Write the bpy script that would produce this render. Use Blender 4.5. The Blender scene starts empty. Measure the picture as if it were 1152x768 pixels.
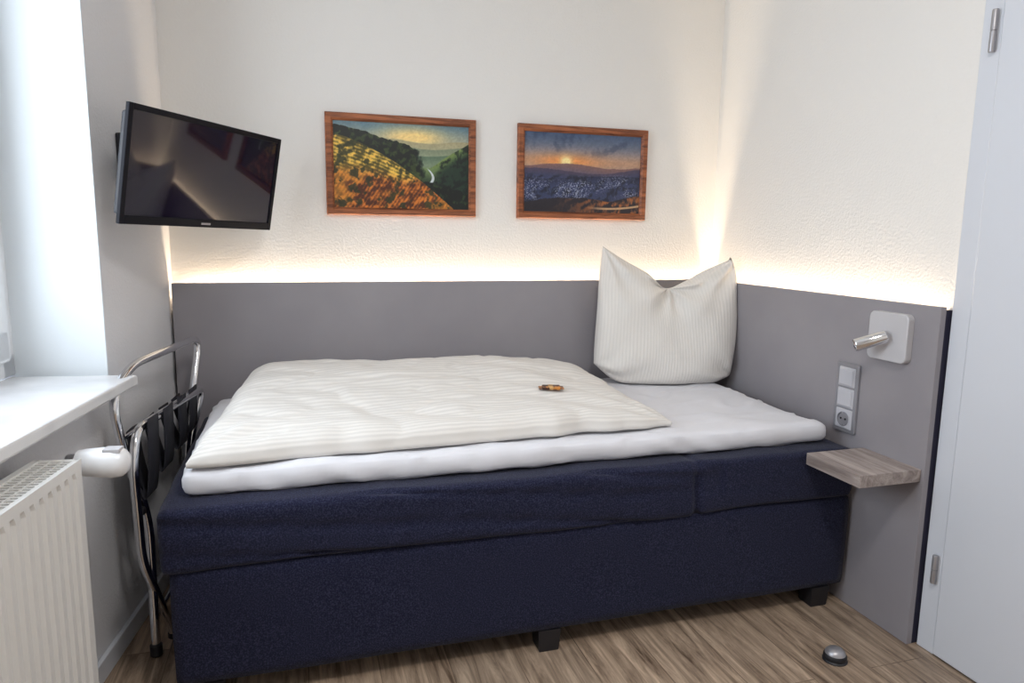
import bpy, bmesh, math, numpy as np
from mathutils import Vector, Matrix, noise
SC=bpy.context.scene
# ---------------------------------------------------------------- camera
CP=np.array([-1.7016,-2.7010,1.1976]);F=792.18
def rot(yaw,pitch,roll):
    cy,sy=math.cos(yaw),math.sin(yaw)
    fwd=np.array([-sy*math.cos(pitch),cy*math.cos(pitch),math.sin(pitch)])
    r=np.array([cy,sy,0.]); u=np.cross(r,fwd)
    c,s=math.cos(roll),math.sin(roll)
    return c*r+s*u,-s*r+c*u,fwd
RR,UU,FF=rot(-0.2945,-0.1519,0.0129)
cam=bpy.data.objects.new("camera",bpy.data.cameras.new("camera"));SC.collection.objects.link(cam)
cam.matrix_world=Matrix(((RR[0],UU[0],-FF[0],CP[0]),(RR[1],UU[1],-FF[1],CP[1]),(RR[2],UU[2],-FF[2],CP[2]),(0,0,0,1)))
cam.data.sensor_width=36;cam.data.lens=F/1152*36;cam.data.clip_start=.02
SC.camera=cam
SC.view_settings.view_transform='Standard'
# ---------------------------------------------------------------- helpers
def lin(c):
    return tuple(((v/255)/12.92 if v/255<=.04045 else ((v/255+.055)/1.055)**2.4) for v in c)
def mat(name,col,rough=.6,metal=0,spec=.5,bump=None,var=None,coat=0,sheen=0,emis=None):
    m=bpy.data.materials.new(name);m.use_nodes=True;nt=m.node_tree;b=nt.nodes["Principled BSDF"]
    b.inputs["Base Color"].default_value=(*col,1);b.inputs["Roughness"].default_value=rough;b.inputs["Metallic"].default_value=metal
    b.inputs["Specular IOR Level"].default_value=spec
    b.inputs["Coat Weight"].default_value=coat;b.inputs["Sheen Weight"].default_value=sheen
    if emis: b.inputs["Emission Color"].default_value=(*emis[0],1);b.inputs["Emission Strength"].default_value=emis[1]
    tc=nt.nodes.new("ShaderNodeTexCoord")
    if bump:
        sc,st,dist=bump[:3]
        n=nt.nodes.new("ShaderNodeTexNoise");n.inputs["Scale"].default_value=sc;n.inputs["Detail"].default_value=2
        nt.links.new(tc.outputs["Object"],n.inputs["Vector"])
        bp=nt.nodes.new("ShaderNodeBump");bp.inputs["Strength"].default_value=st;bp.inputs["Distance"].default_value=dist
        nt.links.new(n.outputs["Fac"],bp.inputs["Height"]);nt.links.new(bp.outputs["Normal"],b.inputs["Normal"])
    if var:
        sc,c2,lo,hi=var
        n=nt.nodes.new("ShaderNodeTexNoise");n.inputs["Scale"].default_value=sc;n.inputs["Detail"].default_value=3
        nt.links.new(tc.outputs["Object"],n.inputs["Vector"])
        r=nt.nodes.new("ShaderNodeValToRGB");r.color_ramp.elements[0].position=lo;r.color_ramp.elements[1].position=hi
        r.color_ramp.elements[0].color=(*col,1);r.color_ramp.elements[1].color=(*c2,1)
        nt.links.new(n.outputs["Fac"],r.inputs["Fac"]);nt.links.new(r.outputs["Color"],b.inputs["Base Color"])
    return m
def empty(name,M=None):
    e=bpy.data.objects.new(name,None);SC.collection.objects.link(e);e.empty_display_size=.05
    if M is not None:e.matrix_world=M
    return e
def obj(name,me,m=None,parent=None,smooth=False):
    o=bpy.data.objects.new(name,me);SC.collection.objects.link(o)
    if m is not None: me.materials.append(m)
    if parent is not None:o.parent=parent
    if smooth:
        for p in me.polygons:p.use_smooth=True
    return o
def box(name,a,b,m,parent=None,bev=0.0,seg=2,M=None):
    bm=bmesh.new();bmesh.ops.create_cube(bm,size=1)
    a=Vector(a);b=Vector(b)
    for v in bm.verts: v.co=Vector(((a[i]+b[i])/2+v.co[i]*(b[i]-a[i]) for i in range(3)))
    if bev>0: bmesh.ops.bevel(bm,geom=bm.edges[:]+bm.verts[:],offset=bev,segments=seg,profile=.5,affect='EDGES')
    if M is not None: bm.transform(M)
    me=bpy.data.meshes.new(name);bm.to_mesh(me);bm.free()
    return obj(name,me,m,parent)
def multibox(name,boxes,m,parent=None,bev=0,M=None):
    bm=bmesh.new()
    for a,b in boxes:
        r=bmesh.ops.create_cube(bm,size=1)
        for v in r["verts"]: v.co=Vector(((a[i]+b[i])/2+v.co[i]*(b[i]-a[i]) for i in range(3)))
    if bev>0: bmesh.ops.bevel(bm,geom=bm.edges[:],offset=bev,segments=2,profile=.5,affect='EDGES')
    if M is not None: bm.transform(M)
    me=bpy.data.meshes.new(name);bm.to_mesh(me);bm.free()
    return obj(name,me,m,parent)
def lathe(name,prof,m,parent=None,M=None,n=40,smooth=True):
    bm=bmesh.new();rings=[]
    for r,z in prof:
        rings.append([bm.verts.new((r*math.cos(2*math.pi*i/n),r*math.sin(2*math.pi*i/n),z)) for i in range(n)])
    for k in range(len(rings)-1):
        for i in range(n): bm.faces.new((rings[k][i],rings[k][(i+1)%n],rings[k+1][(i+1)%n],rings[k+1][i]))
    bm.faces.new(rings[0][::-1]);bm.faces.new(rings[-1])
    if M is not None:bm.transform(M)
    bmesh.ops.recalc_face_normals(bm,faces=bm.faces[:])
    me=bpy.data.meshes.new(name);bm.to_mesh(me);bm.free()
    o=obj(name,me,m,parent,smooth)
    if smooth:
        md=o.modifiers.new("es","EDGE_SPLIT");md.split_angle=math.radians(35)
    return o
def axisM(p,d):
    d=Vector(d).normalized();q=d.to_track_quat('Z','Y')
    return Matrix.Translation(Vector(p))@q.to_matrix().to_4x4()
def tube(name,pts,r,m,parent=None,cyc=False):
    cu=bpy.data.curves.new(name,'CURVE');cu.dimensions='3D';cu.bevel_depth=r;cu.bevel_resolution=6;cu.use_fill_caps=True
    sp=cu.splines.new('POLY');sp.points.add(len(pts)-1)
    for i,p in enumerate(pts): sp.points[i].co=(*p,1)
    o=bpy.data.objects.new(name,cu);SC.collection.objects.link(o)
    dg=bpy.context.evaluated_depsgraph_get();me=bpy.data.meshes.new_from_object(o.evaluated_get(dg))
    bpy.data.objects.remove(o);me.name=name;me.materials.clear()
    return obj(name,me,m,parent,True)
def fillet(pts,rad,n=8):
    pts=[Vector(p) for p in pts];out=[pts[0]]
    for i in range(1,len(pts)-1):
        a,b,c=pts[i-1],pts[i],pts[i+1]
        u=(a-b);v=(c-b);k=min(rad,u.length*.48,v.length*.48);p0=b+u.normalized()*k;p1=b+v.normalized()*k
        for j in range(n+1):
            t=j/n;out.append(p0*(1-t)**2+b*2*t*(1-t)+p1*t*t)
    out.append(pts[-1]);return out
def softbox(name,mn,mx,r,step,m,disp=None,parent=None):
    mn=Vector(mn);mx=Vector(mx);sz=mx-mn
    bm=bmesh.new();N=[max(2,int(math.ceil(sz[i]/step))) for i in range(3)]
    cache={}
    def V(i,j,k):
        key=(i,j,k)
        if key in cache:return cache[key]
        def par(a,n,L):
            t=a/n;t=.5-.5*math.cos(math.pi*t) if L<.3 else t
            return t
        p=Vector((mn[0]+sz[0]*par(i,N[0],sz[0]),mn[1]+sz[1]*par(j,N[1],sz[1]),mn[2]+sz[2]*par(k,N[2],sz[2])))
        c=Vector((min(max(p[q],mn[q]+r),mx[q]-r) for q in range(3)))
        d=p-c
        nn=d.normalized() if d.length>1e-9 else Vector((0,0,1))
        q=c+nn*r
        if disp: q=q+disp(q,nn)
        cache[key]=bm.verts.new(q);return cache[key]
    for ax in range(3):
        a,b=[q for q in range(3) if q!=ax]
        for side in (0,N[ax]):
            for i in range(N[a]):
                for j in range(N[b]):
                    idx=[]
                    for (di,dj) in ((0,0),(1,0),(1,1),(0,1)):
                        t=[0,0,0];t[ax]=side;t[a]=i+di;t[b]=j+dj;idx.append(V(*t))
                    bm.faces.new(idx)
    bmesh.ops.recalc_face_normals(bm,faces=bm.faces[:])
    me=bpy.data.meshes.new(name);bm.to_mesh(me);bm.free()
    return obj(name,me,m,parent,True)
def nz(x,y,z=0.0): return noise.noise(Vector((x,y,z)))
# ---------------------------------------------------------------- materials
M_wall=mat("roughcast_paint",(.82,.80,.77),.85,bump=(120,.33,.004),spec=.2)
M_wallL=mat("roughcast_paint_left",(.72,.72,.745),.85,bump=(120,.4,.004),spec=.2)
M_rev=mat("smooth_paint",(.72,.76,.785),.7)
M_ceil=mat("ceiling_paint",(.85,.85,.84),.8)
M_white=mat("white_lacquer",(.67,.695,.75),.35)
M_pvc=mat("window_pvc",(.85,.86,.88),.3)
M_rad=mat("radiator_enamel",(.78,.77,.75),.35)
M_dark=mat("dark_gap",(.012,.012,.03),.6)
M_head=mat("headboard_grey",lin((152,148,152)),.5,var=(3,lin((144,140,145)),.35,.65),bump=(500,.08,.001))
M_edge=mat("panel_edge",lin((40,38,60)),.6)
M_fab=mat("navy_fabric",lin((28,30,50)),.95,sheen=.10,spec=.08,bump=(400,.7,.002),var=(290,lin((60,63,88)),.42,.80))
M_sheet=mat("white_sheet",(.75,.75,.79),.85,spec=.15,bump=(9,.25,.01),sheen=.1)
M_chrome=mat("chrome",(.75,.75,.77),.12,1)
M_black=mat("black_plastic",(.012,.012,.016),.45)
M_strap=mat("black_webbing",(.014,.014,.022),.8,bump=(300,.4,.001))
M_bez=mat("tv_bezel",(.008,.008,.012),.45,spec=.12)
M_scr=mat("tv_screen",(.010,.007,.020),.05,spec=.42)
M_alu=mat("brushed_alu",(.40,.39,.41),.35,.6)
M_plate=mat("lamp_plate",(.56,.55,.57),.4,.1)
M_switch=mat("switch_white",(.54,.54,.58),.3)
M_marble=mat("sill_marble",(.72,.72,.73),.25,var=(6,(.58,.58,.60),.45,.75))
M_led=mat("led_strip",(1,.8,.55),.5,emis=((1,.76,.48),4))
def stripe_mat(name,axis,scale,fac):
    m=mat(name,(.80,.77,.72),.8,spec=.2,sheen=.1);nt=m.node_tree;b=nt.nodes["Principled BSDF"]
    tc=nt.nodes.new("ShaderNodeTexCoord")
    w=nt.nodes.new("ShaderNodeTexWave");w.wave_type='BANDS';w.bands_direction=axis;w.inputs["Scale"].default_value=scale;w.inputs["Distortion"].default_value=.4
    w.inputs["Detail"].default_value=0
    nt.links.new(tc.outputs["UV"] ,w.inputs["Vector"])
    n=nt.nodes.new("ShaderNodeTexNoise");n.inputs["Scale"].default_value=6;n.inputs["Detail"].default_value=4
    nt.links.new(tc.outputs["Object"],n.inputs["Vector"])
    b1=nt.nodes.new("ShaderNodeBump");b1.inputs["Strength"].default_value=.3;b1.inputs["Distance"].default_value=.002
    b2=nt.nodes.new("ShaderNodeBump");b2.inputs["Strength"].default_value=.3;b2.inputs["Distance"].default_value=.02
    nt.links.new(w.outputs["Fac"],b1.inputs["Height"]);nt.links.new(n.outputs["Fac"],b2.inputs["Height"])
    nt.links.new(b2.outputs["Normal"],b1.inputs["Normal"]);nt.links.new(b1.outputs["Normal"],b.inputs["Normal"])
    mx=nt.nodes.new("ShaderNodeMix");mx.data_type='RGBA'
    mx.inputs[6].default_value=(.80,.77,.73,1);mx.inputs[7].default_value=(.80*fac,.77*fac,.73*fac,1)
    nt.links.new(w.outputs["Fac"],mx.inputs[0]);nt.links.new(mx.outputs[2],b.inputs["Base Color"])
    return m
M_duvet=stripe_mat("duvet_damask",'Y',17,.87)
M_pillow=stripe_mat("pillow_damask",'X',21,.94)
def wood(name,c1,c2,axis,scale,rough=.5,planks=None,lo=.36,hi=.66):
    m=bpy.data.materials.new(name);m.use_nodes=True;nt=m.node_tree;b=nt.nodes["Principled BSDF"];b.inputs["Roughness"].default_value=rough
    tc=nt.nodes.new("ShaderNodeTexCoord");mp=nt.nodes.new("ShaderNodeMapping")
    s=[scale]*3;s[axis]=scale*.08;mp.inputs["Scale"].default_value=s
    nt.links.new(tc.outputs["Object"],mp.inputs["Vector"])
    n=nt.nodes.new("ShaderNodeTexNoise");n.inputs["Scale"].default_value=1;n.inputs["Detail"].default_value=8;n.inputs["Roughness"].default_value=.7;n.inputs["Distortion"].default_value=.6
    nt.links.new(mp.outputs["Vector"],n.inputs["Vector"])
    r=nt.nodes.new("ShaderNodeValToRGB");e=r.color_ramp.elements;e[0].position=lo;e[0].color=(*c1,1);e[1].position=hi;e[1].color=(*c2,1)
    nt.links.new(n.outputs["Fac"],r.inputs["Fac"]);last=r.outputs["Color"]
    if planks:
        mp2=nt.nodes.new("ShaderNodeMapping");mp2.inputs["Rotation"].default_value=(0,0,math.pi/2)
        nt.links.new(tc.outputs["Object"],mp2.inputs["Vector"])
        br=nt.nodes.new("ShaderNodeTexBrick");br.inputs["Scale"].default_value=1;br.inputs["Brick Width"].default_value=1.25;br.inputs["Row Height"].default_value=.19
        br.inputs["Mortar Size"].default_value=.0015;br.inputs["Color1"].default_value=(.86,.86,.86,1);br.inputs["Color2"].default_value=(1.08,1.06,1.04,1);br.inputs["Mortar"].default_value=(.45,.42,.4,1)
        nt.links.new(mp2.outputs["Vector"],br.inputs["Vector"])
        ad=nt.nodes.new("ShaderNodeVectorMath");ad.operation='MULTIPLY_ADD';ad.inputs[1].default_value=(13,13,13)
        nt.links.new(br.outputs["Color"],ad.inputs[0]);nt.links.new(mp.outputs["Vector"],ad.inputs[2]);nt.links.new(ad.outputs[0],n.inputs["Vector"])
        mx=nt.nodes.new("ShaderNodeMix");mx.data_type='RGBA';mx.blend_type='MULTIPLY';mx.inputs[0].default_value=1
        nt.links.new(last,mx.inputs[6]);nt.links.new(br.outputs["Color"],mx.inputs[7]);last=mx.outputs[2]
    nt.links.new(last,b.inputs["Base Color"])
    bp=nt.nodes.new("ShaderNodeBump");bp.inputs["Strength"].default_value=.2;bp.inputs["Distance"].default_value=.002
    nt.links.new(n.outputs["Fac"],bp.inputs["Height"]);nt.links.new(bp.outputs["Normal"],b.inputs["Normal"])
    return m
M_floor=wood("floor_laminate",lin((92,74,60)),lin((206,182,158)),1,40,.42,True,.32,.68)
M_frame_h=wood("frame_wood",lin((84,40,20)),lin((182,108,66)),0,60,.5)
M_shelf=wood("shelf_oak",lin((124,112,108)),lin((186,174,168)),1,40,.55)
# ---------------------------------------------------------------- room
box("floor",(-3.2,-3.7,-.1),(.3,.3,0),M_floor)
box("ceiling",(-3.2,-3.7,2.5),(.3,.3,2.6),M_ceil)
box("wall_back",(-3.0,.05,0),(.3,.25,2.5),M_wall)
multibox("wall_right",[((.05,-1.245,0),(.25,.05,2.5)),((.05,-3.7,0),(.25,-2.165,2.5)),((.05,-2.165,2.015),(.25,-1.245,2.5))],M_wall)
box("wall_front",(-3.2,-3.7,0),(.05,-3.6,2.5),M_wall)
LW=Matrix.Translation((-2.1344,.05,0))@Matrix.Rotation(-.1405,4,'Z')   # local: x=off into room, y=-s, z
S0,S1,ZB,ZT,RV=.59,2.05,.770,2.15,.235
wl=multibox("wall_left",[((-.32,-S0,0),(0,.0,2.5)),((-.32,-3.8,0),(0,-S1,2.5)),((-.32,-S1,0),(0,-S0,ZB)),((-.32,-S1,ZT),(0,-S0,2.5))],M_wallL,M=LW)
multibox("trim_window_reveal",[((-RV,-S0-.004,ZB),(-.001,-S0,ZT)),((-RV,-S1,ZB),(-.001,-S1+.004,ZT)),((-RV,-S1,ZT-.004),(-.001,-S0,ZT))],M_rev,M=LW)
box("window_sill",(-RV,-S1,ZB),(.086,-S0-.03,ZB+.03),M_marble,bev=.006,M=LW)
box("baseboard_left",(0,-3.7,0),(.014,-.0,.06),M_white,bev=.003,M=LW)
w=empty("window_1")
zf=ZB+.03
multibox("frame",[((-.30,-S0-.06,zf),(-RV,-S0,ZT)),((-.30,-S1,zf),(-RV,-S1+.06,ZT)),((-.30,-S1,zf),(-RV,-S0,zf+.06)),((-.30,-S1,ZT-.06),(-RV,-S0,ZT)),
  ((-.29,-S0-.13,zf+.05),(-RV+.015,-S0-.045,ZT-.05)),((-.29,-S1+.045,zf+.05),(-RV+.015,-S1+.13,ZT-.05)),((-.29,-S1+.05,zf+.045),(-RV+.015,-S0-.05,zf+.13)),((-.29,-S1+.05,ZT-.13),(-RV+.015,-S0-.05,ZT-.045))],M_pvc,w,bev=.004,M=LW)
mg=bpy.data.materials.new("window_glass");mg.use_nodes=True;nt=mg.node_tree;nt.nodes.remove(nt.nodes["Principled BSDF"])
tr=nt.nodes.new("ShaderNodeBsdfTransparent");gl=nt.nodes.new("ShaderNodeBsdfGlossy");gl.inputs["Roughness"].default_value=.02;mi=nt.nodes.new("ShaderNodeMixShader");mi.inputs[0].default_value=.06
nt.links.new(tr.outputs[0],mi.inputs[1]);nt.links.new(gl.outputs[0],mi.inputs[2]);nt.links.new(mi.outputs[0],nt.nodes["Material Output"].inputs[0])
box("glass",(-.268,-S1+.12,zf+.12),(-.262,-S0-.12,ZT-.12),mg,w,M=LW)
multibox("handle",[((-RV+.012,-S1+.075,1.42),(-RV+.024,-S1+.105,1.49)),((-RV+.02,-S1+.08,1.445),(-RV+.05,-S1+.098,1.465)),((-RV+.045,-S1+.08,1.34),(-RV+.057,-S1+.098,1.465))],M_alu,w,bev=.003,M=LW)
# door
d=empty("door_1")
multibox("casing",[((.034,-1.246,0),(.0495,-1.19,2.03)),((.034,-2.21,0),(.0495,-2.164,2.03)),((.034,-2.21,2.014),(.0495,-1.19,2.06))],M_white,d,bev=.002)
box("leaf",(.028,-2.162,.006),(.068,-1.250,2.010),M_white,d,bev=.003)
for z0,z1 in ((1.675,1.780),(.215,.300)):
    lathe("hinge",[(.007,z0),(.008,z0+.003),(.008,(z0+z1)/2-.001),(.006,(z0+z1)/2),(.008,(z0+z1)/2+.001),(.008,z1-.003),(.007,z1)],M_alu,d,M=Matrix.Translation((.025,-1.230,0)),n=20)
multibox("door_handle",[((.018,-2.11,.93),(.028,-2.07,1.13)),((-.03,-2.1,1.04),(.02,-2.08,1.06)),((-.035,-2.1,1.04),(-.017,-1.97,1.06))],M_alu,d,bev=.003)
# ---------------------------------------------------------------- headboard
H=1.011
h=empty("headboard")
box("back_panel",(-2.13,0,0),(.0,.02,H),M_head,h,bev=.0012)
box("back_batten",(-2.1,.021,.90),(-.01,.0495,.94),M_edge,h)
h2=empty("headboard_side_panel")
box("side_panel",(.0005,-1.185,0),(.02,.02,H),M_head,h2,bev=.0012)
box("side_backing",(.021,-1.183,0),(.0495,-1.165,H-.01),M_edge,h2)
l=empty("led_strip_light")
box("strip_back",(-2.1,.028,.941),(.03,.042,.944),M_led,l)
box("strip_side",(.028,-1.16,.941),(.042,.02,.944),M_led,l)
# ---------------------------------------------------------------- bed
bed=empty("bed")
def dbase(q,nn):
    return nn*(.004*nz(q.x*3,q.z*5,q.y*3))
softbox("box_base",(-2.03,-.935,.067),(-.012,-.012,.374),.014,.03,M_fab,dbase,bed)
XS=-.585
def dmat(q,nn):
    a=.006*nz(q.x*2.3,q.z*4,q.y*2)+.004*nz(q.x*8+3,q.z*12,q.y*8)
    if nn.y<-.3:
        c=abs(nz(q.x*1.1+4,q.z*13+q.x*1.2,2));a-=.012*max(0,.16-c)/.16*(1 if q.x<-.5 else .3)
        a-=.018*math.exp(-((q.x-XS)/.009)**2)*(1 if q.z<.50 else .4)
    elif nn.z>.5: a-=.005*math.exp(-((q.x-XS)/.010)**2)
    v=nn*a
    if q.z<.45: v=v+Vector((0,0,(.022*nz(q.x*1.5+9,0,q.y*3)+.002)*(1 if q.x<XS else .2)))*max(0,(.45-q.z)/.075)
    if q.x>XS and nn.z>.3: v.z+=.003
    return v
softbox("mattress",(-2.045,-.948,.372),(-.012,-.012,.533),.022,.010,M_fab,dmat,bed)
for x in (-1.95,-1.04,-.10):
    for y in (-.90,-.08):
        lathe("leg",[(.040,.0),(.042,.004),(.048,.068)],M_black,bed,M=Matrix.Translation((x,y,0))@Matrix.Rotation(math.pi/4,4,'Z'),n=4,smooth=False)
def dtop(q,nn):
    a=.007*nz(q.x*3,q.y*3,q.z*6)+.006*nz(q.x*9,q.y*7,q.z*16)
    if nn.z>.5:
        c=abs(nz(q.x*4+q.y*5,q.y*6-q.x*3,3));a+=.006*max(0,.12-c)/.12
        a=min(a,.006)
    if nn.y<-.5: a+=.006*nz(q.x*16+q.z*30,q.z*9,4)
    return nn*a
softbox("topper_sheet",(-2.0,-.878,.537),(-.07,-.02,.603),.027,.014,M_sheet,dtop,bed)
# duvet
def duvet():
    nu,nv=240,120
    c=[Vector((-1.985,-.862)),Vector((-.60,-.80)),Vector((-.64,-.06)),Vector((-1.885,-.05))]
    bm=bmesh.new();uvl=bm.loops.layers.uv.new("UV")
    top=[];bot=[]
    for j in range(nv+1):
        rt=[];rb=[]
        for i in range(nu+1):
            u=.5-.5*math.cos(math.pi*i/nu);v=.5-.5*math.cos(math.pi*j/nv)
            u=.6*u+.4*i/nu;v=.6*v+.4*j/nv
            p=(c[0]*(1-u)+c[1]*u)*(1-v)+(c[3]*(1-u)+c[2]*u)*v
            eu=(1-abs(2*u-1)**14);ev=(1-abs(2*v-1)**11)
            p=p+Vector((.022*nz(u*2,v*4,5)*(1-eu)+.012*nz(v*9,3,u),(.018*nz(u*7,1,7)+.012*nz(u*16,4,2))*(1-ev)))
            E=max(0,eu*ev)**.5
            T=(.054+.070*min(1,v*1.3))*(1-.38*max(0,u-.72)/.28)
            z=.612+T*E
            fold=.015*nz(u*2.5,v*2.5,1)+.010*nz(u*7+v*5,v*6,3)+.003*nz(u*20+v*9,v*17,5)
            rid=abs(nz(u*5+v*2,v*6-u*3,8));fold-=.013*max(0,.2-rid)*3*(1-.5*v)
            for (cu,cv) in ((0,0),(1,0)):
                dx,dy=(u-cu)*1.6,v-cv;r=math.hypot(dx,dy)+1e-6;th=math.atan2(dy,abs(dx))
                fold+=.011*math.sin(th*11)*math.exp(-r*4)*min(1,r*6)
            z+=fold*E
            rt.append(bm.verts.new((p.x,p.y,max(z,.612)+.012)))
            rb.append(bm.verts.new((p.x,p.y,.611)))
        top.append(rt);bot.append(rb)
    def Fc(vs,uv):
        f=bm.faces.new(vs);f.smooth=True
        for lp,t in zip(f.loops,uv): lp[uvl].uv=t
    for j in range(nv):
        for i in range(nu):
            uv=[((i+a)/nu*1.45,(j+b)/nv*.8) for a,b in ((0,0),(1,0),(1,1),(0,1))]
            Fc((top[j][i],top[j][i+1],top[j+1][i+1],top[j+1][i]),uv)
            Fc((bot[j][i],bot[j+1][i],bot[j+1][i+1],bot[j][i+1]),uv)
    for i in range(nu):
        Fc((bot[0][i],bot[0][i+1],top[0][i+1],top[0][i]),[(0,0)]*4);Fc((top[nv][i],top[nv][i+1],bot[nv][i+1],bot[nv][i]),[(0,0)]*4)
    for j in range(nv):
        Fc((top[j][0],top[j+1][0],bot[j+1][0],bot[j][0]),[(0,0)]*4);Fc((bot[j][nu],bot[j+1][nu],top[j+1][nu],top[j][nu]),[(0,0)]*4)
    me=bpy.data.meshes.new("duvet");bm.to_mesh(me);bm.free()
    o=obj("duvet",me,M_duvet)
    # surface height under the chocolate
    hz=max((v.co.z for v in me.vertices if abs(v.co.x+.93)<.035 and abs(v.co.y+.60)<.03),default=.70)
    return hz
HZ=duvet()
# chocolate in wrapper
def choco():
    e=empty("wrapped_chocolate",Matrix.Translation((-.930,-.60,HZ-.002))@Matrix.Rotation(-.25,4,'Z'))
    Mb=mat("wrapper_brown",lin((58,26,14)),.3,var=(60,lin((196,128,60)),.5,.6));Mg=mat("wrapper_gold",lin((205,165,110)),.3,.5)
    softbox("bar",(-.030,-.018,0),(.030,.018,.012),.0045,.004,Mb,lambda q,n:n*.001*nz(q.x*90,q.y*90),e)
    softbox("label",(-.012,-.0185,.0005),(.008,.0185,.0128),.0045,.004,Mg,None,e)
    multibox("crimps",[((-.040,-.019,.004),(-.028,.019,.0065)),((.028,-.019,.004),(.040,.019,.0065))],Mb,e)
choco()
# pillow
def pillow():
    n=110
    W,Hh=.545,.53
    def cur(P,t):
        k=t*(len(P)-1);i=min(int(k),len(P)-2);f=k-i
        g=lambda a:Vector(P[max(0,min(len(P)-1,a))])
        p0,p1,p2,p3=g(i-1),g(i),g(i+1),g(i+2)
        return .5*((2*p1)+(p2-p0)*f+(2*p0-5*p1+4*p2-p3)*f*f+(3*p1-p0-3*p2+p3)*f**3)
    px=lambda x,y:((x-667)/160*W,(433-y)/152*Hh)
    top=[px(*q) for q in ((675,278),(700,293),(731,309),(753,326),(777,318),(805,303),(841,289))]
    botm=[px(*q) for q in ((664,412),(690,432),(722,436),(750,437),(780,436),(808,435),(831,427))]
    left=[px(*q) for q in ((664,412),(666,385),(669,345),(671,312),(675,278))]
    right=[px(*q) for q in ((831,427),(836,390),(839,350),(840,315),(841,289))]
    bm=bmesh.new();uvl=bm.loops.layers.uv.new("UV");S=[[],[]]
    A=Vector((-.565,-.125,.612));Bv=Vector((-.025,-.235,.612))
    X=(Bv-A).normalized();Nn=Vector((X.y,-X.x,0));up=Vector((0,0,1))
    for side in (0,1):
        for j in range(n+1):
            row=[]
            for i in range(n+1):
                u,v=i/n,j/n
                if side==1 and (i in(0,n) or j in (0,n)): row.append(S[0][j][i]);continue
                P=cur(botm,u)*(1-v)+cur(top,u)*v+cur(left,v)*(1-u)+cur(right,v)*u
                b=Vector(botm[0])*(1-u)*(1-v)+Vector(botm[-1])*u*(1-v)+Vector(top[0])*(1-u)*v+Vector(top[-1])*u*v
                P=P-b
                a=max(0,1-abs(2*u-1)**2.6)*max(0,1-abs(2*v-1)**3)
                T=.108*a**.5*(1.2-.5*v)
                T*=(1-.50*math.exp(-((u-.52)/.13)**2)*max(0,v-.35)/.65)
                cr=0
                for (cu,cv,am) in ((0,0,1.2),(1,0,1.2),(0,1,1.6),(1,1,1.6),(.52,1.0,2.4)):
                    dx,dy=u-cu,v-cv;r=math.hypot(dx,dy)+1e-6;th=math.atan2(dy,dx)
                    cr+=am*math.sin(th*10+2*nz(cu*5,cv*5,r*2))*math.exp(-r*3.8)*min(1,r*8)
                T+=.011*cr*min(1,a*4)
                T+=.010*nz(u*3.5,v*3.5,side*4)*min(1,a*3)
                sgn=1 if side==0 else -.75
                lean=-.07*v
                w=A+X*P.x+up*P.y+Nn*(T*sgn+lean)
                w.z=max(w.z,.6105);w.x=min(w.x,-.003);w.y=min(w.y,-.004)
                row.append(bm.verts.new(w))
            S[side].append(row)
    for side in (0,1):
        R=S[side]
        for j in range(n):
            for i in range(n):
                vs=[R[j][i],R[j][i+1],R[j+1][i+1],R[j+1][i]]
                uv=[((i+a)/n*.75,(j+b)/n*.75) for a,b in ((0,0),(1,0),(1,1),(0,1))]
                if side: vs=vs[::-1];uv=uv[::-1]
                f=bm.faces.new(vs);f.smooth=True
                for lp,t in zip(f.loops,uv): lp[uvl].uv=t
    me=bpy.data.meshes.new("pillow");bm.to_mesh(me);bm.free()
    return obj("pillow",me,M_pillow)
pillow()
# ---------------------------------------------------------------- pictures
def vnoise(sx,sy,seed,X,Y):
    rng=np.random.RandomState(seed);g=rng.rand(256,256)
    x=(X*sx)%255;y=(Y*sy)%255;i=x.astype(int);j=y.astype(int);fx=x-i;fy=y-j;fx=fx*fx*(3-2*fx);fy=fy*fy*(3-2*fy)
    return (g[j,i]*(1-fx)+g[j,(i+1)%256]*fx)*(1-fy)+(g[(j+1)%256,i]*(1-fx)+g[(j+1)%256,(i+1)%256]*fx)*fy
def fbm(sx,sy,seed,X,Y,o=4):
    t=0
    for k in range(o):
        a=.5+k*.9;x=X*math.cos(a)-Y*math.sin(a)*.66+3;y=X*math.sin(a)+Y*math.cos(a)*.66+3
        t=t+vnoise(sx*2**k,sy*1.5*2**k,seed+k,x,y)*.5**(k+1)
    return t/(1-.5**o)
def mixc(a,b,t): return a*(1-t[...,None])+b*t[...,None]
C3=lambda *c:np.array(c,float)
def ss(a,b,x): t=np.clip((x-a)/(b-a),0,1);return t*t*(3-2*t)
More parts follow.
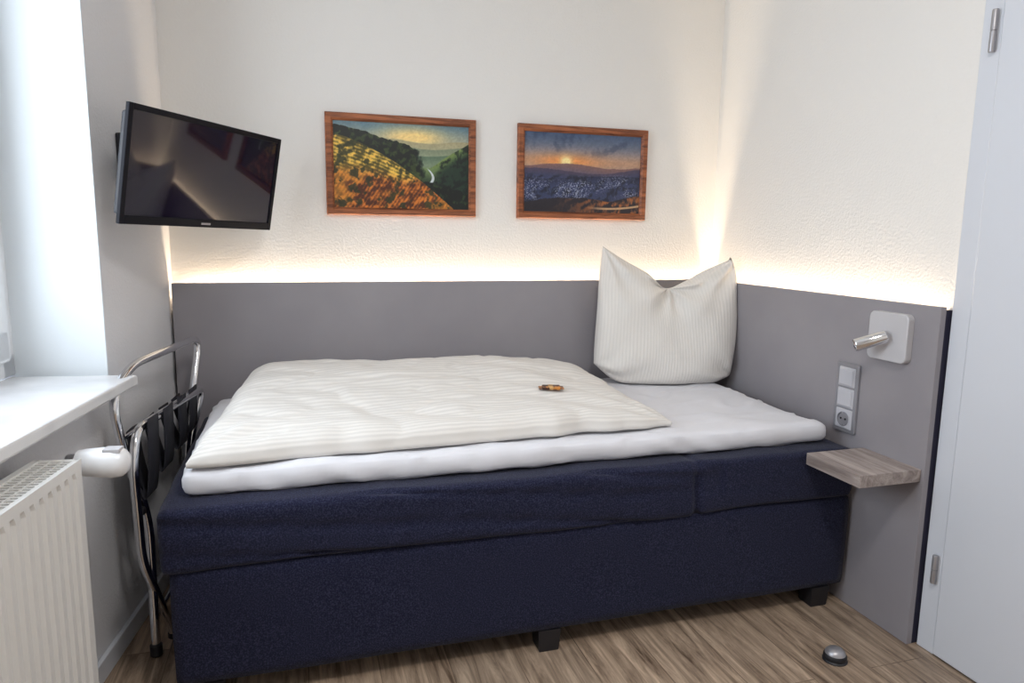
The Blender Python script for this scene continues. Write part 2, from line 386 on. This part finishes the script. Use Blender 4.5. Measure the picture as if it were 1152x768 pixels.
def art_valley(X,Y):
    o=np.zeros(X.shape+(3,));Z0=0*o
    n0=fbm(3,3,2,X,Y);n1=fbm(6,6,3,X,Y);n2=fbm(26,26,9,X,Y);n3=fbm(70,60,15,X,Y,2);ns=fbm(3,6,90,X,Y,3)
    glow=np.exp(-((X-.58)/.26)**2-((Y-.16)/.12)**2)
    o=Z0+C3(92,126,142);o=mixc(o,C3(184,178,152)+Z0,np.clip(ss(0,.25,Y)*.6+(ns-.5)*.6,0,1));o=mixc(o,C3(250,216,140)+Z0,np.clip(glow*1.1,0,1))
    for (b0,amp,fr,ph,c1) in ((.20,.02,11,.4,(170,160,124)),(.26,.03,8,2.2,(128,138,112)),(.33,.04,6,3.9,(92,114,92))):
        r=b0+amp*np.sin(X*fr+ph)+.02*(n1-.5)
        o=mixc(o,mixc(C3(*c1)+Z0,C3(184,192,160)+Z0,ss(0,.12,Y-r)*.35),ss(0,.012,Y-r))
    r=.60-.40*np.clip((X-.62)/.38,0,1)**.9+.03*(n1-.5)
    o=mixc(o,mixc(mixc(C3(120,142,78)+Z0,C3(28,50,38)+Z0,ss(.0,.18,Y-r)),C3(12,24,22)+Z0,np.clip((n2-.45)*4,0,.85)),ss(0,.015,Y-r)*ss(.52,.62,X))
    low=.52+.04*np.sin(X*7)
    o=mixc(o,mixc(C3(120,142,88)+Z0,C3(34,52,38)+Z0,ss(0,.25,Y-low)),ss(0,.05,Y-low)*(1-ss(.70,.8,X)))
    rc=.675+.05*np.sin((Y-.50)*13)
    rw=.006+.05*np.clip(Y-.50,0,.4)
    o=mixc(o,C3(206,214,216)+Z0,(1-ss(rw*.6,rw,np.abs(X-rc)))*ss(.50,.54,Y)*(1-ss(.74,.80,Y+.1*(n2-.5))))
    r=.78+.12*np.sin(X*5+1.5)+.1*(n2-.5)
    o=mixc(o,mixc(C3(10,20,18)+Z0,C3(46,62,36)+Z0,np.clip((n2-.5)*5,0,1)),ss(0,.03,Y-r)*ss(.5,.62,X))
    hill=.04+.46*X**1.25+.02*np.sin(X*22)*X+.03*(n2-.5)
    o=mixc(o,mixc(C3(12,24,20)+Z0,C3(82,96,44)+Z0,np.clip((n2-.48)*5,0,1)*(.3+.7*n1)),ss(0,.010,Y-hill)*(1-ss(.61,.66,X+.08*(n2-.5)-.15*(Y-.5))))
    vy=.15+.22*X+.80*X**1.7+.02*(n2-.5)
    t=ss(.44,.60,Y-.25*X+.14*(n1-.5))
    terr=.5+.5*np.sin((Y-.42*X-.25*X*X+.02*(n1-.5))*150)
    va=mixc(C3(84,76,30)+Z0,C3(242,196,84)+Z0,np.clip(terr*.6+(n2-.5)*2.6+.15,0,1))
    rows=.5+.5*np.sin((X*1.7+Y*.75+.03*(n1-.5))*130)
    vb=mixc(C3(80,38,18)+Z0,C3(216,124,46)+Z0,np.clip(rows*.5+(n2-.5)*2.8+.2,0,1))
    vb=mixc(vb,C3(226,160,60)+Z0,np.clip((n0-.54)*5,0,.5))
    vc=mixc(va,vb,t);vc=mixc(vc,C3(42,46,24)+Z0,np.clip((fbm(16,16,50,X,Y)-.57)*8,0,.85))
    o=mixc(o,vc,ss(0,.010,Y-vy))
    o=o*(.92+.16*n3[...,None])
    return np.clip(o,0,255)/255
def art_sunset(X,Y):
    o=np.zeros(X.shape+(3,));Z0=0*o
    n1=fbm(3,10,23,X,Y);n2=fbm(20,24,29,X,Y);n3=fbm(70,60,35,X,Y,2)
    sx,sy=.35,.36
    r=np.hypot((X-sx)*1.5,Y-sy)
    o=mixc(C3(74,92,122)+Z0,C3(156,144,142)+Z0,ss(.0,.36,Y))
    o=mixc(o,C3(50,62,90)+Z0,np.clip((n1-.5)*3,0,.5)*(1-ss(.2,.34,Y)))
    o=mixc(o,C3(240,150,76)+Z0,np.clip(np.exp(-((Y-.36)/.10)**2)*(.35+.65*np.exp(-((X-sx)/.25)**2)),0,1)*.95)
    o=mixc(o,C3(255,230,160)+Z0,np.clip(np.exp(-(r/.065)**2)*1.6,0,1))
    for (b0,c1,c2) in ((.40,(128,94,90),(104,90,104)),(.46,(76,66,86),(58,64,98)),(.54,(40,44,72),(54,62,96))):
        hz=b0-.025*np.sin(X*6+b0*30)+.03*np.abs(X-.35)-.04*ss(.65,1,X)+.015*(n2-.5)
        o=mixc(o,mixc(C3(*c1)+Z0,C3(*c2)+Z0,ss(0,.12,Y-hz)),ss(0,.012,Y-hz))
    o=mixc(o,C3(20,24,40)+Z0,np.clip((n2-.5)*4,0,.75)*ss(.5,.56,Y))
    valley=np.exp(-((Y-.70-.04*np.sin(X*6))/.14)**4)
    sp=np.clip((vnoise(150,110,41,X+.02*n1,Y)-.55)*7,0,1)*np.clip((fbm(9,12,77,X,Y)-.38)*5,0,1)
    o=mixc(o,C3(176,182,202)+Z0,np.clip(valley*sp*.75,0,1))
    fg=.88-.08*np.sin(X*3.2+.2)-.14*ss(.72,1,X)+.04*(n2-.5)
    fc=mixc(C3(36,30,38)+Z0,C3(170,102,56)+Z0,np.clip((n2-.42)*3.5,0,1)*ss(.1,.8,X))
    o=mixc(o,fc,ss(0,.02,Y-fg))
    o=mixc(o,C3(196,158,118)+Z0,(1-ss(.008,.018,np.abs(Y-.94+.5*(X-.7)**2)))*ss(.5,.7,X))
    return np.clip(o*(.92+.16*n3[...,None]),0,255)/255
def m_art():
    m=bpy.data.materials.new("art_print");m.use_nodes=True;nt=m.node_tree;b=nt.nodes["Principled BSDF"];b.inputs["Roughness"].default_value=.3
    a=nt.nodes.new("ShaderNodeVertexColor");a.layer_name="Col";nt.links.new(a.outputs["Color"],b.inputs["Base Color"]);return m
M_art=m_art()
def picture(x0,art):
    z0,w_,h_=1.2594,.5653,.3682;fw=.028;y=.0498
    e=empty("picture_frame",Matrix.Translation((x0+w_/2,y,z0+h_/2)))
    W2,H2=w_/2,h_/2
    bm=bmesh.new()
    prof=[(0,0),(0,-.018),(.004,-.022),(fw-.008,-.022),(fw,-.014),(fw,0)]
    cs=[(-1,-1),(1,-1),(1,1),(-1,1)];rings=[]
    for (sx,sz) in cs: rings.append([bm.verts.new((sx*(W2-o),yy,sz*(H2-o))) for o,yy in prof])
    for k in range(4):
        a,b=rings[k],rings[(k+1)%4]
        for i in range(len(prof)-1): bm.faces.new((a[i],b[i],b[i+1],a[i+1]))
    bmesh.ops.recalc_face_normals(bm,faces=bm.faces[:])
    me=bpy.data.meshes.new("frame");bm.to_mesh(me);bm.free();obj("frame",me,M_frame_h,e)
    nx,ny=540,350;iw,ih=w_-2*fw+.004,h_-2*fw+.004
    xs=np.linspace(0,1,nx+1);ys=np.linspace(0,1,ny+1);X,Y=np.meshgrid(xs,ys)
    col=art(X,Y);verts=np.stack([(X-.5)*iw,np.full_like(X,-.010),(.5-Y)*ih],-1).reshape(-1,3)
    idx=np.arange((nx+1)*(ny+1)).reshape(ny+1,nx+1)
    faces=np.stack([idx[:-1,:-1],idx[1:,:-1],idx[1:,1:],idx[:-1,1:]],-1).reshape(-1,4)
    me=bpy.data.meshes.new("print");me.from_pydata(verts.tolist(),[],faces.tolist())
    ca=me.color_attributes.new("Col",'FLOAT_COLOR','POINT')
    cl=np.where(col<=.04045,col/12.92,((col+.055)/1.055)**2.4).reshape(-1,3)
    ca.data.foreach_set("color",np.concatenate([cl,np.ones((len(cl),1))],1).astype(np.float32).ravel())
    obj("print",me,M_art,e)
picture(-1.5938,art_valley);picture(-.8572,art_sunset)
# ---------------------------------------------------------------- TV
tw,thh=.65,.309
ctr=Vector((-1.943,-.377,1.356));a_,b_,c_=.996,.179,-.017
X=Vector((math.cos(a_),math.sin(a_),0));Nv=Vector((math.sin(a_),-math.cos(a_),0));Z=Vector((0,0,1))
Z2=math.cos(b_)*Z+math.sin(b_)*Nv;X2=math.cos(c_)*X+math.sin(c_)*Z2;Z3=-math.sin(c_)*X+math.cos(c_)*Z2;Y3=Z3.cross(X2)
TM=Matrix(((X2.x,Y3.x,Z3.x,ctr.x),(X2.y,Y3.y,Z3.y,ctr.y),(X2.z,Y3.z,Z3.z,ctr.z),(0,0,0,1)))
tv=empty("television",TM)
W2,H2=tw/2,thh/2;bz=.016
multibox("bezel",[((-W2,0,-H2),(-W2+bz,.012,H2)),((W2-bz,0,-H2),(W2,.012,H2)),((-W2+bz,0,H2-bz),(W2-bz,.012,H2)),((-W2+bz,0,-H2),(W2-bz,.012,-H2+bz*1.5))],M_bez,tv,bev=.002)
box("screen",(-W2+bz-.001,.004,-H2+bz),(W2-bz+.001,.011,H2-bz+.001),M_scr,tv)
box("back_shell",(-W2+.02,.011,-H2+.02),(W2-.02,.045,H2-.02),M_black,tv,bev=.008)
box("logo",(-.02,-.0006,-H2+.008),(.02,.001,-H2+.014),M_alu,tv)
box("vesa_plate",(-.06,.045,-.06),(.06,.052,.06),M_black,tv,bev=.002)
TMi=TM.inverted()
def tl(p): return TMi@Vector(p)
pw=LW@Vector((.03,-.40,1.40));pb=TM@Vector((0,.052,0));pe=LW@Vector((.085,-.52,1.40))
tube("arm",[tl(pw),tl(pe),tl(pb)],.012,M_black,tv)
o=box("wall_bracket",(0.001,-.43,1.33),(.026,-.36,1.47),M_black,None,bev=.004,M=LW);o.data.transform(TMi);o.parent=tv
# ---------------------------------------------------------------- luggage rack (wall-local coordinates)
rk=empty("luggage_rack",LW)
def P(off,s,z): return (off,-s,z)
A=[P(.11,.69,.012),P(.105,.665,.40),P(.06,.695,.62),P(.055,.73,.76),P(.06,.60,.822),P(.115,.12,.832),P(.11,.20,.68),P(.085,.25,.45),P(.085,.27,.012)]
tube("frame_guard",fillet(A,.07),.012,M_chrome,rk)
Bf=[P(.13,.60,.012),P(.10,.72,.30),P(.10,.735,.57),P(.10,.70,.665),P(.12,.14,.655),P(.095,.21,.50),P(.09,.33,.012)]
tube("frame_front",fillet(Bf,.05),.012,M_chrome,rk)
tube("cross_bar",[P(.062,.69,.64),P(.095,.22,.64)],.008,M_chrome,rk)
tube("low_brace",[P(.118,.655,.12),P(.088,.29,.12)],.006,M_chrome,rk)
for (o_,s_) in ((.11,.69),(.13,.60),(.085,.27),(.09,.33)):
    lathe("rubber_foot",[(.013,.001),(.0165,.004),(.0165,.034),(.013,.038)],M_black,rk,M=Matrix.Translation(P(o_,s_,0)),n=20)
lathe("pivot",[(.009,0),(.012,.003),(.012,.02),(.009,.023)],M_black,rk,M=axisM(P(.09,.71,.44),(1,0,0)),n=20)
def strap(s0,drop,ph):
    bm=bmesh.new();rows=[];n=26;wd_=.042
    for k in range(n+1):
        t=k/n
        off=.122-(.058)*t+.018*math.sin(t*math.pi)
        z=.682-.030*t-drop*math.sin(math.pi*t)**.7
        row=[]
        for q in (-1,0,1):
            sk=.05*math.sin(math.pi*t)*ph
            row.append(bm.verts.new(P(off,s0+q*wd_+sk,z+.004*nz(s0*9,t*4,q))))
        rows.append(row)
    for k in range(n):
        for q in (0,1): bm.faces.new((rows[k][q],rows[k][q+1],rows[k+1][q+1],rows[k+1][q]))
    me=bpy.data.meshes.new("strap");bm.to_mesh(me);bm.free()
    o=obj("strap",me,M_strap,rk,True);md=o.modifiers.new("sol","SOLIDIFY");md.thickness=.0025
for s0,dr,ph in ((.63,.20,.5),(.50,.17,.2),(.37,.15,-.2),(.25,.13,.1)): strap(s0,dr,ph)
# ---------------------------------------------------------------- radiator
rad=empty("radiator",LW)
def radiator():
    s0,s1,z0,z1=1.12,2.35,.10,.72;of=.143;ob=.05
    bm=bmesh.new();pitch=.0333;prof=[]
    s=s0+.03
    prof.append((s0,of-.006));prof.append((s0+.006,of))
    while s<s1-.04:
        prof+= [(s,of),(s+.006,of-.011),(s+pitch*.38,of-.011),(s+pitch*.38+.006,of)];s+=pitch
    prof.append((s1,of))
    zz=[z0,z0+.02,z0+.035,z1-.035,z1-.02,z1]
    rows=[]
    for k,z in enumerate(zz):
        rows.append([bm.verts.new(((of if k in(0,1,4,5) and o_>of-.02 and sx>s0+.001 else o_),-sx,z)) for sx,o_ in prof])
    for k in range(len(zz)-1):
        for i in range(len(prof)-1): bm.faces.new((rows[k][i],rows[k][i+1],rows[k+1][i+1],rows[k+1][i]))
    bmesh.ops.recalc_face_normals(bm,faces=bm.faces[:])
    me=bpy.data.meshes.new("front_panel");bm.to_mesh(me);bm.free();obj("front_panel",me,M_rad,rad)
    box("end_cover",(ob,-s0-.012,z0+.01),(of-.001,-s0,z1),M_rad,rad,bev=.004)
    multibox("back_panel",[((ob,-s1,z0),(ob+.012,-s0,z1-.01)),((of-.012,-s1,z1-.012),(of-.001,-s0-.001,z1)),((ob,-s1,z1-.012),(ob+.014,-s0,z1))],M_rad,rad)
    bx=[];s=s0+.02
    while s<s1: bx.append(((ob+.012,-s-.006,z1-.02),(of-.010,-s,z1-.003)));s+=.0145
    for q in (.33,.66): xx=ob+.012+(of-ob-.02)*q;bx.append(((xx-.002,-s1,z1-.012),(xx+.002,-s0-.01,z1-.002)))
    multibox("top_grille",bx,M_rad,rad)
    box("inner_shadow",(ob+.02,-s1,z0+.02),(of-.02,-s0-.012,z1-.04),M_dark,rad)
    multibox("brackets",[((0.0005,-s0-.15,z0+.05),(ob,-s0-.12,z1-.1)),((0.0005,-s1+.12,z0+.05),(ob,-s1+.15,z1-.1))],M_rad,rad)
    zc=.692
    lathe("valve",[(.012,0),(.014,.002),(.014,.05),(.011,.055)],M_chrome,rad,M=axisM((.10,-s0+.0,zc),(0,1,0)),n=24)
    lathe("valve_body",[(.017,0),(.019,.003),(.019,.03),(.014,.034)],M_chrome,rad,M=axisM((.085,-s0+.062,zc),(1,0,0)),n=24)
    tube("supply_pipe",[(.10,-s0+.062,zc-.01),(.10,-s0+.062,.30),(.10,-s0+.062,.005)],.0075,M_rad,rad)
    lathe("thermostat_head",[(.020,.0),(.027,.004),(.030,.02),(.033,.05),(.034,.075),(.030,.096),(.020,.106),(.004,.110)],M_pvc,rad,M=axisM((.104,-s0+.062,zc),(1,.0,-.03)),n=40)
    box("display",(.165,-s0+.043,zc+.022),(.200,-s0+.072,zc+.0325),M_plate,rad,bev=.002)
radiator()
# ---------------------------------------------------------------- bedside things on side panel
sh=box("bedside_shelf",(-.215,-1.175,.503),(0,-.955,.54),M_shelf,bev=.0015)
L_=empty("wall_reading_lamp",Matrix.Translation((0,-1.028,.907)))
def rplate(name,w_,h_,r,x0,x1,m,parent,yc=0,zc=0):
    bm=bmesh.new();pts=[]
    for cx,cz,a0 in ((1,1,0),(-1,1,90),(-1,-1,180),(1,-1,270)):
        for k in range(7):
            a=math.radians(a0+k*15);pts.append((yc+cx*(w_/2-r)+r*math.cos(a),zc+cz*(h_/2-r)+r*math.sin(a)))
    ring=[]
    for x,ins in ((x1,0),(x0+.003,0),(x0+.001,.001),(x0,.003)):
        ring.append([bm.verts.new((x,yc+(p[0]-yc)*(1-2*ins/w_),zc+(p[1]-zc)*(1-2*ins/h_))) for p in pts])
    n=len(pts)
    for k in range(3):
        for i in range(n): bm.faces.new((ring[k][i],ring[k][(i+1)%n],ring[k+1][(i+1)%n],ring[k+1][i]))
    bm.faces.new(ring[0]);bm.faces.new(ring[-1][::-1]);bmesh.ops.recalc_face_normals(bm,faces=bm.faces[:])
    me=bpy.data.meshes.new(name);bm.to_mesh(me);bm.free();return obj(name,me,m,parent)
rplate("plate",.146,.146,.018,-.022,0,M_plate,L_)
lathe("pivot",[(.012,0),(.012,.02),(.008,.024)],M_alu,L_,M=axisM((-.022,.022,-.002),(-1,0,0)),n=24)
lathe("spot_head",[(.017,0),(.0195,.003),(.0195,.088),(.0175,.091),(.0175,.087),(.004,.085)],M_chrome,L_,M=axisM((-.032,-.008,.003),(-.83,.42,-.34)),n=32)
P_=empty("switch_and_socket_panel",Matrix.Translation((0,-.8715,.6829)))
M_sur=mat("socket_surround",(.34,.34,.37),.3,.5)
rplate("surround",.095,.228,.006,-.009,0,M_sur,P_)
for zc in (.069,0,-.069):
    rplate("insert",.070,.064,.003,-.0115,-.008,M_switch,P_,0,zc)
rplate("rocker_top",.060,.054,.002,-.0155,-.010,M_switch,P_,0,.069)
rplate("rocker_mid",.060,.054,.002,-.0155,-.010,M_switch,P_,0,0)
lathe("socket_ring",[(.0235,0),(.0235,.004),(.0210,.004),(.0205,.0006),(.001,.0005)],M_sur,P_,M=axisM((-.0113,0,-.069),(-1,0,0)),n=40)
for dy in (-.0095,.0095): lathe("pin_hole",[(.0035,0),(.0035,.0012),(.0005,.0013)],M_black,P_,M=axisM((-.0118,dy,-.069),(-1,0,0)),n=16)
multibox("earth_clips",[((-.015,-.002,-.0505),(-.0118,.002,-.048)),((-.015,-.002,-.090),(-.0118,.002,-.0875))],M_chrome,P_)
ds=empty("door_stop",Matrix.Translation((-.262,-1.19,0)))
lathe("base_ring",[(.034,0),(.034,.003),(.031,.006),(.029,.007)],M_black,ds)
lathe("rubber_ring",[(.030,.004),(.032,.010),(.032,.016),(.029,.021)],M_black,ds)
lathe("steel_dome",[(.029,.018),(.027,.026),(.021,.033),(.011,.038),(.001,.039)],M_alu,ds)
# ---------------------------------------------------------------- lights
def area(name,M,sx,sy,pw,col):
    ld=bpy.data.lights.new(name,'AREA');ld.shape='RECTANGLE';ld.size=sx;ld.size_y=sy;ld.energy=pw;ld.color=col
    o=bpy.data.objects.new(name,ld);SC.collection.objects.link(o);o.matrix_world=M;return o
UP=Matrix.Rotation(math.pi,4,'X')
area("led_light_back",Matrix.Translation((-1.04,.035,.950))@UP,2.12,.012,8.5,(1,.79,.55))
area("led_light_side",Matrix.Translation((.035,-.57,.950))@UP@Matrix.Rotation(math.pi/2,4,'Z'),1.16,.012,4.6,(1,.79,.55))
area("daylight",LW@Matrix.Translation((-.45,-(S0+S1)/2,1.55))@Matrix.Rotation(-math.pi/2,4,'Y'),1.5,1.5,42,(.82,.91,1))
cl=empty("added_ceiling_fill",Matrix.Translation((-1.2,-2.3,2.5)))  # unseen ceiling fixture, added to give the room general fill
lathe("base",[(.20,-.0),(.20,-.03),(.19,-.032)],M_white,cl)
M_glow=mat("fill_diffuser",(1,.95,.88),.5,emis=((1,.93,.84),3))  # glow of the added fill fixture
lathe("diffuser",[(.185,-.032),(.18,-.055),(.14,-.075),(.01,-.082)],M_glow,cl)
o=area("ceiling_fill_light",Matrix.Translation((-1.2,-2.3,2.40)),.4,.4,20,(1,.965,.93));o.data.shape='DISK'  # added warm fill from above, out of view
wd=bpy.data.worlds.new("world");SC.world=wd;wd.use_nodes=True;wd.node_tree.nodes["Background"].inputs[0].default_value=(.75,.87,1,1);wd.node_tree.nodes["Background"].inputs[1].default_value=1.0
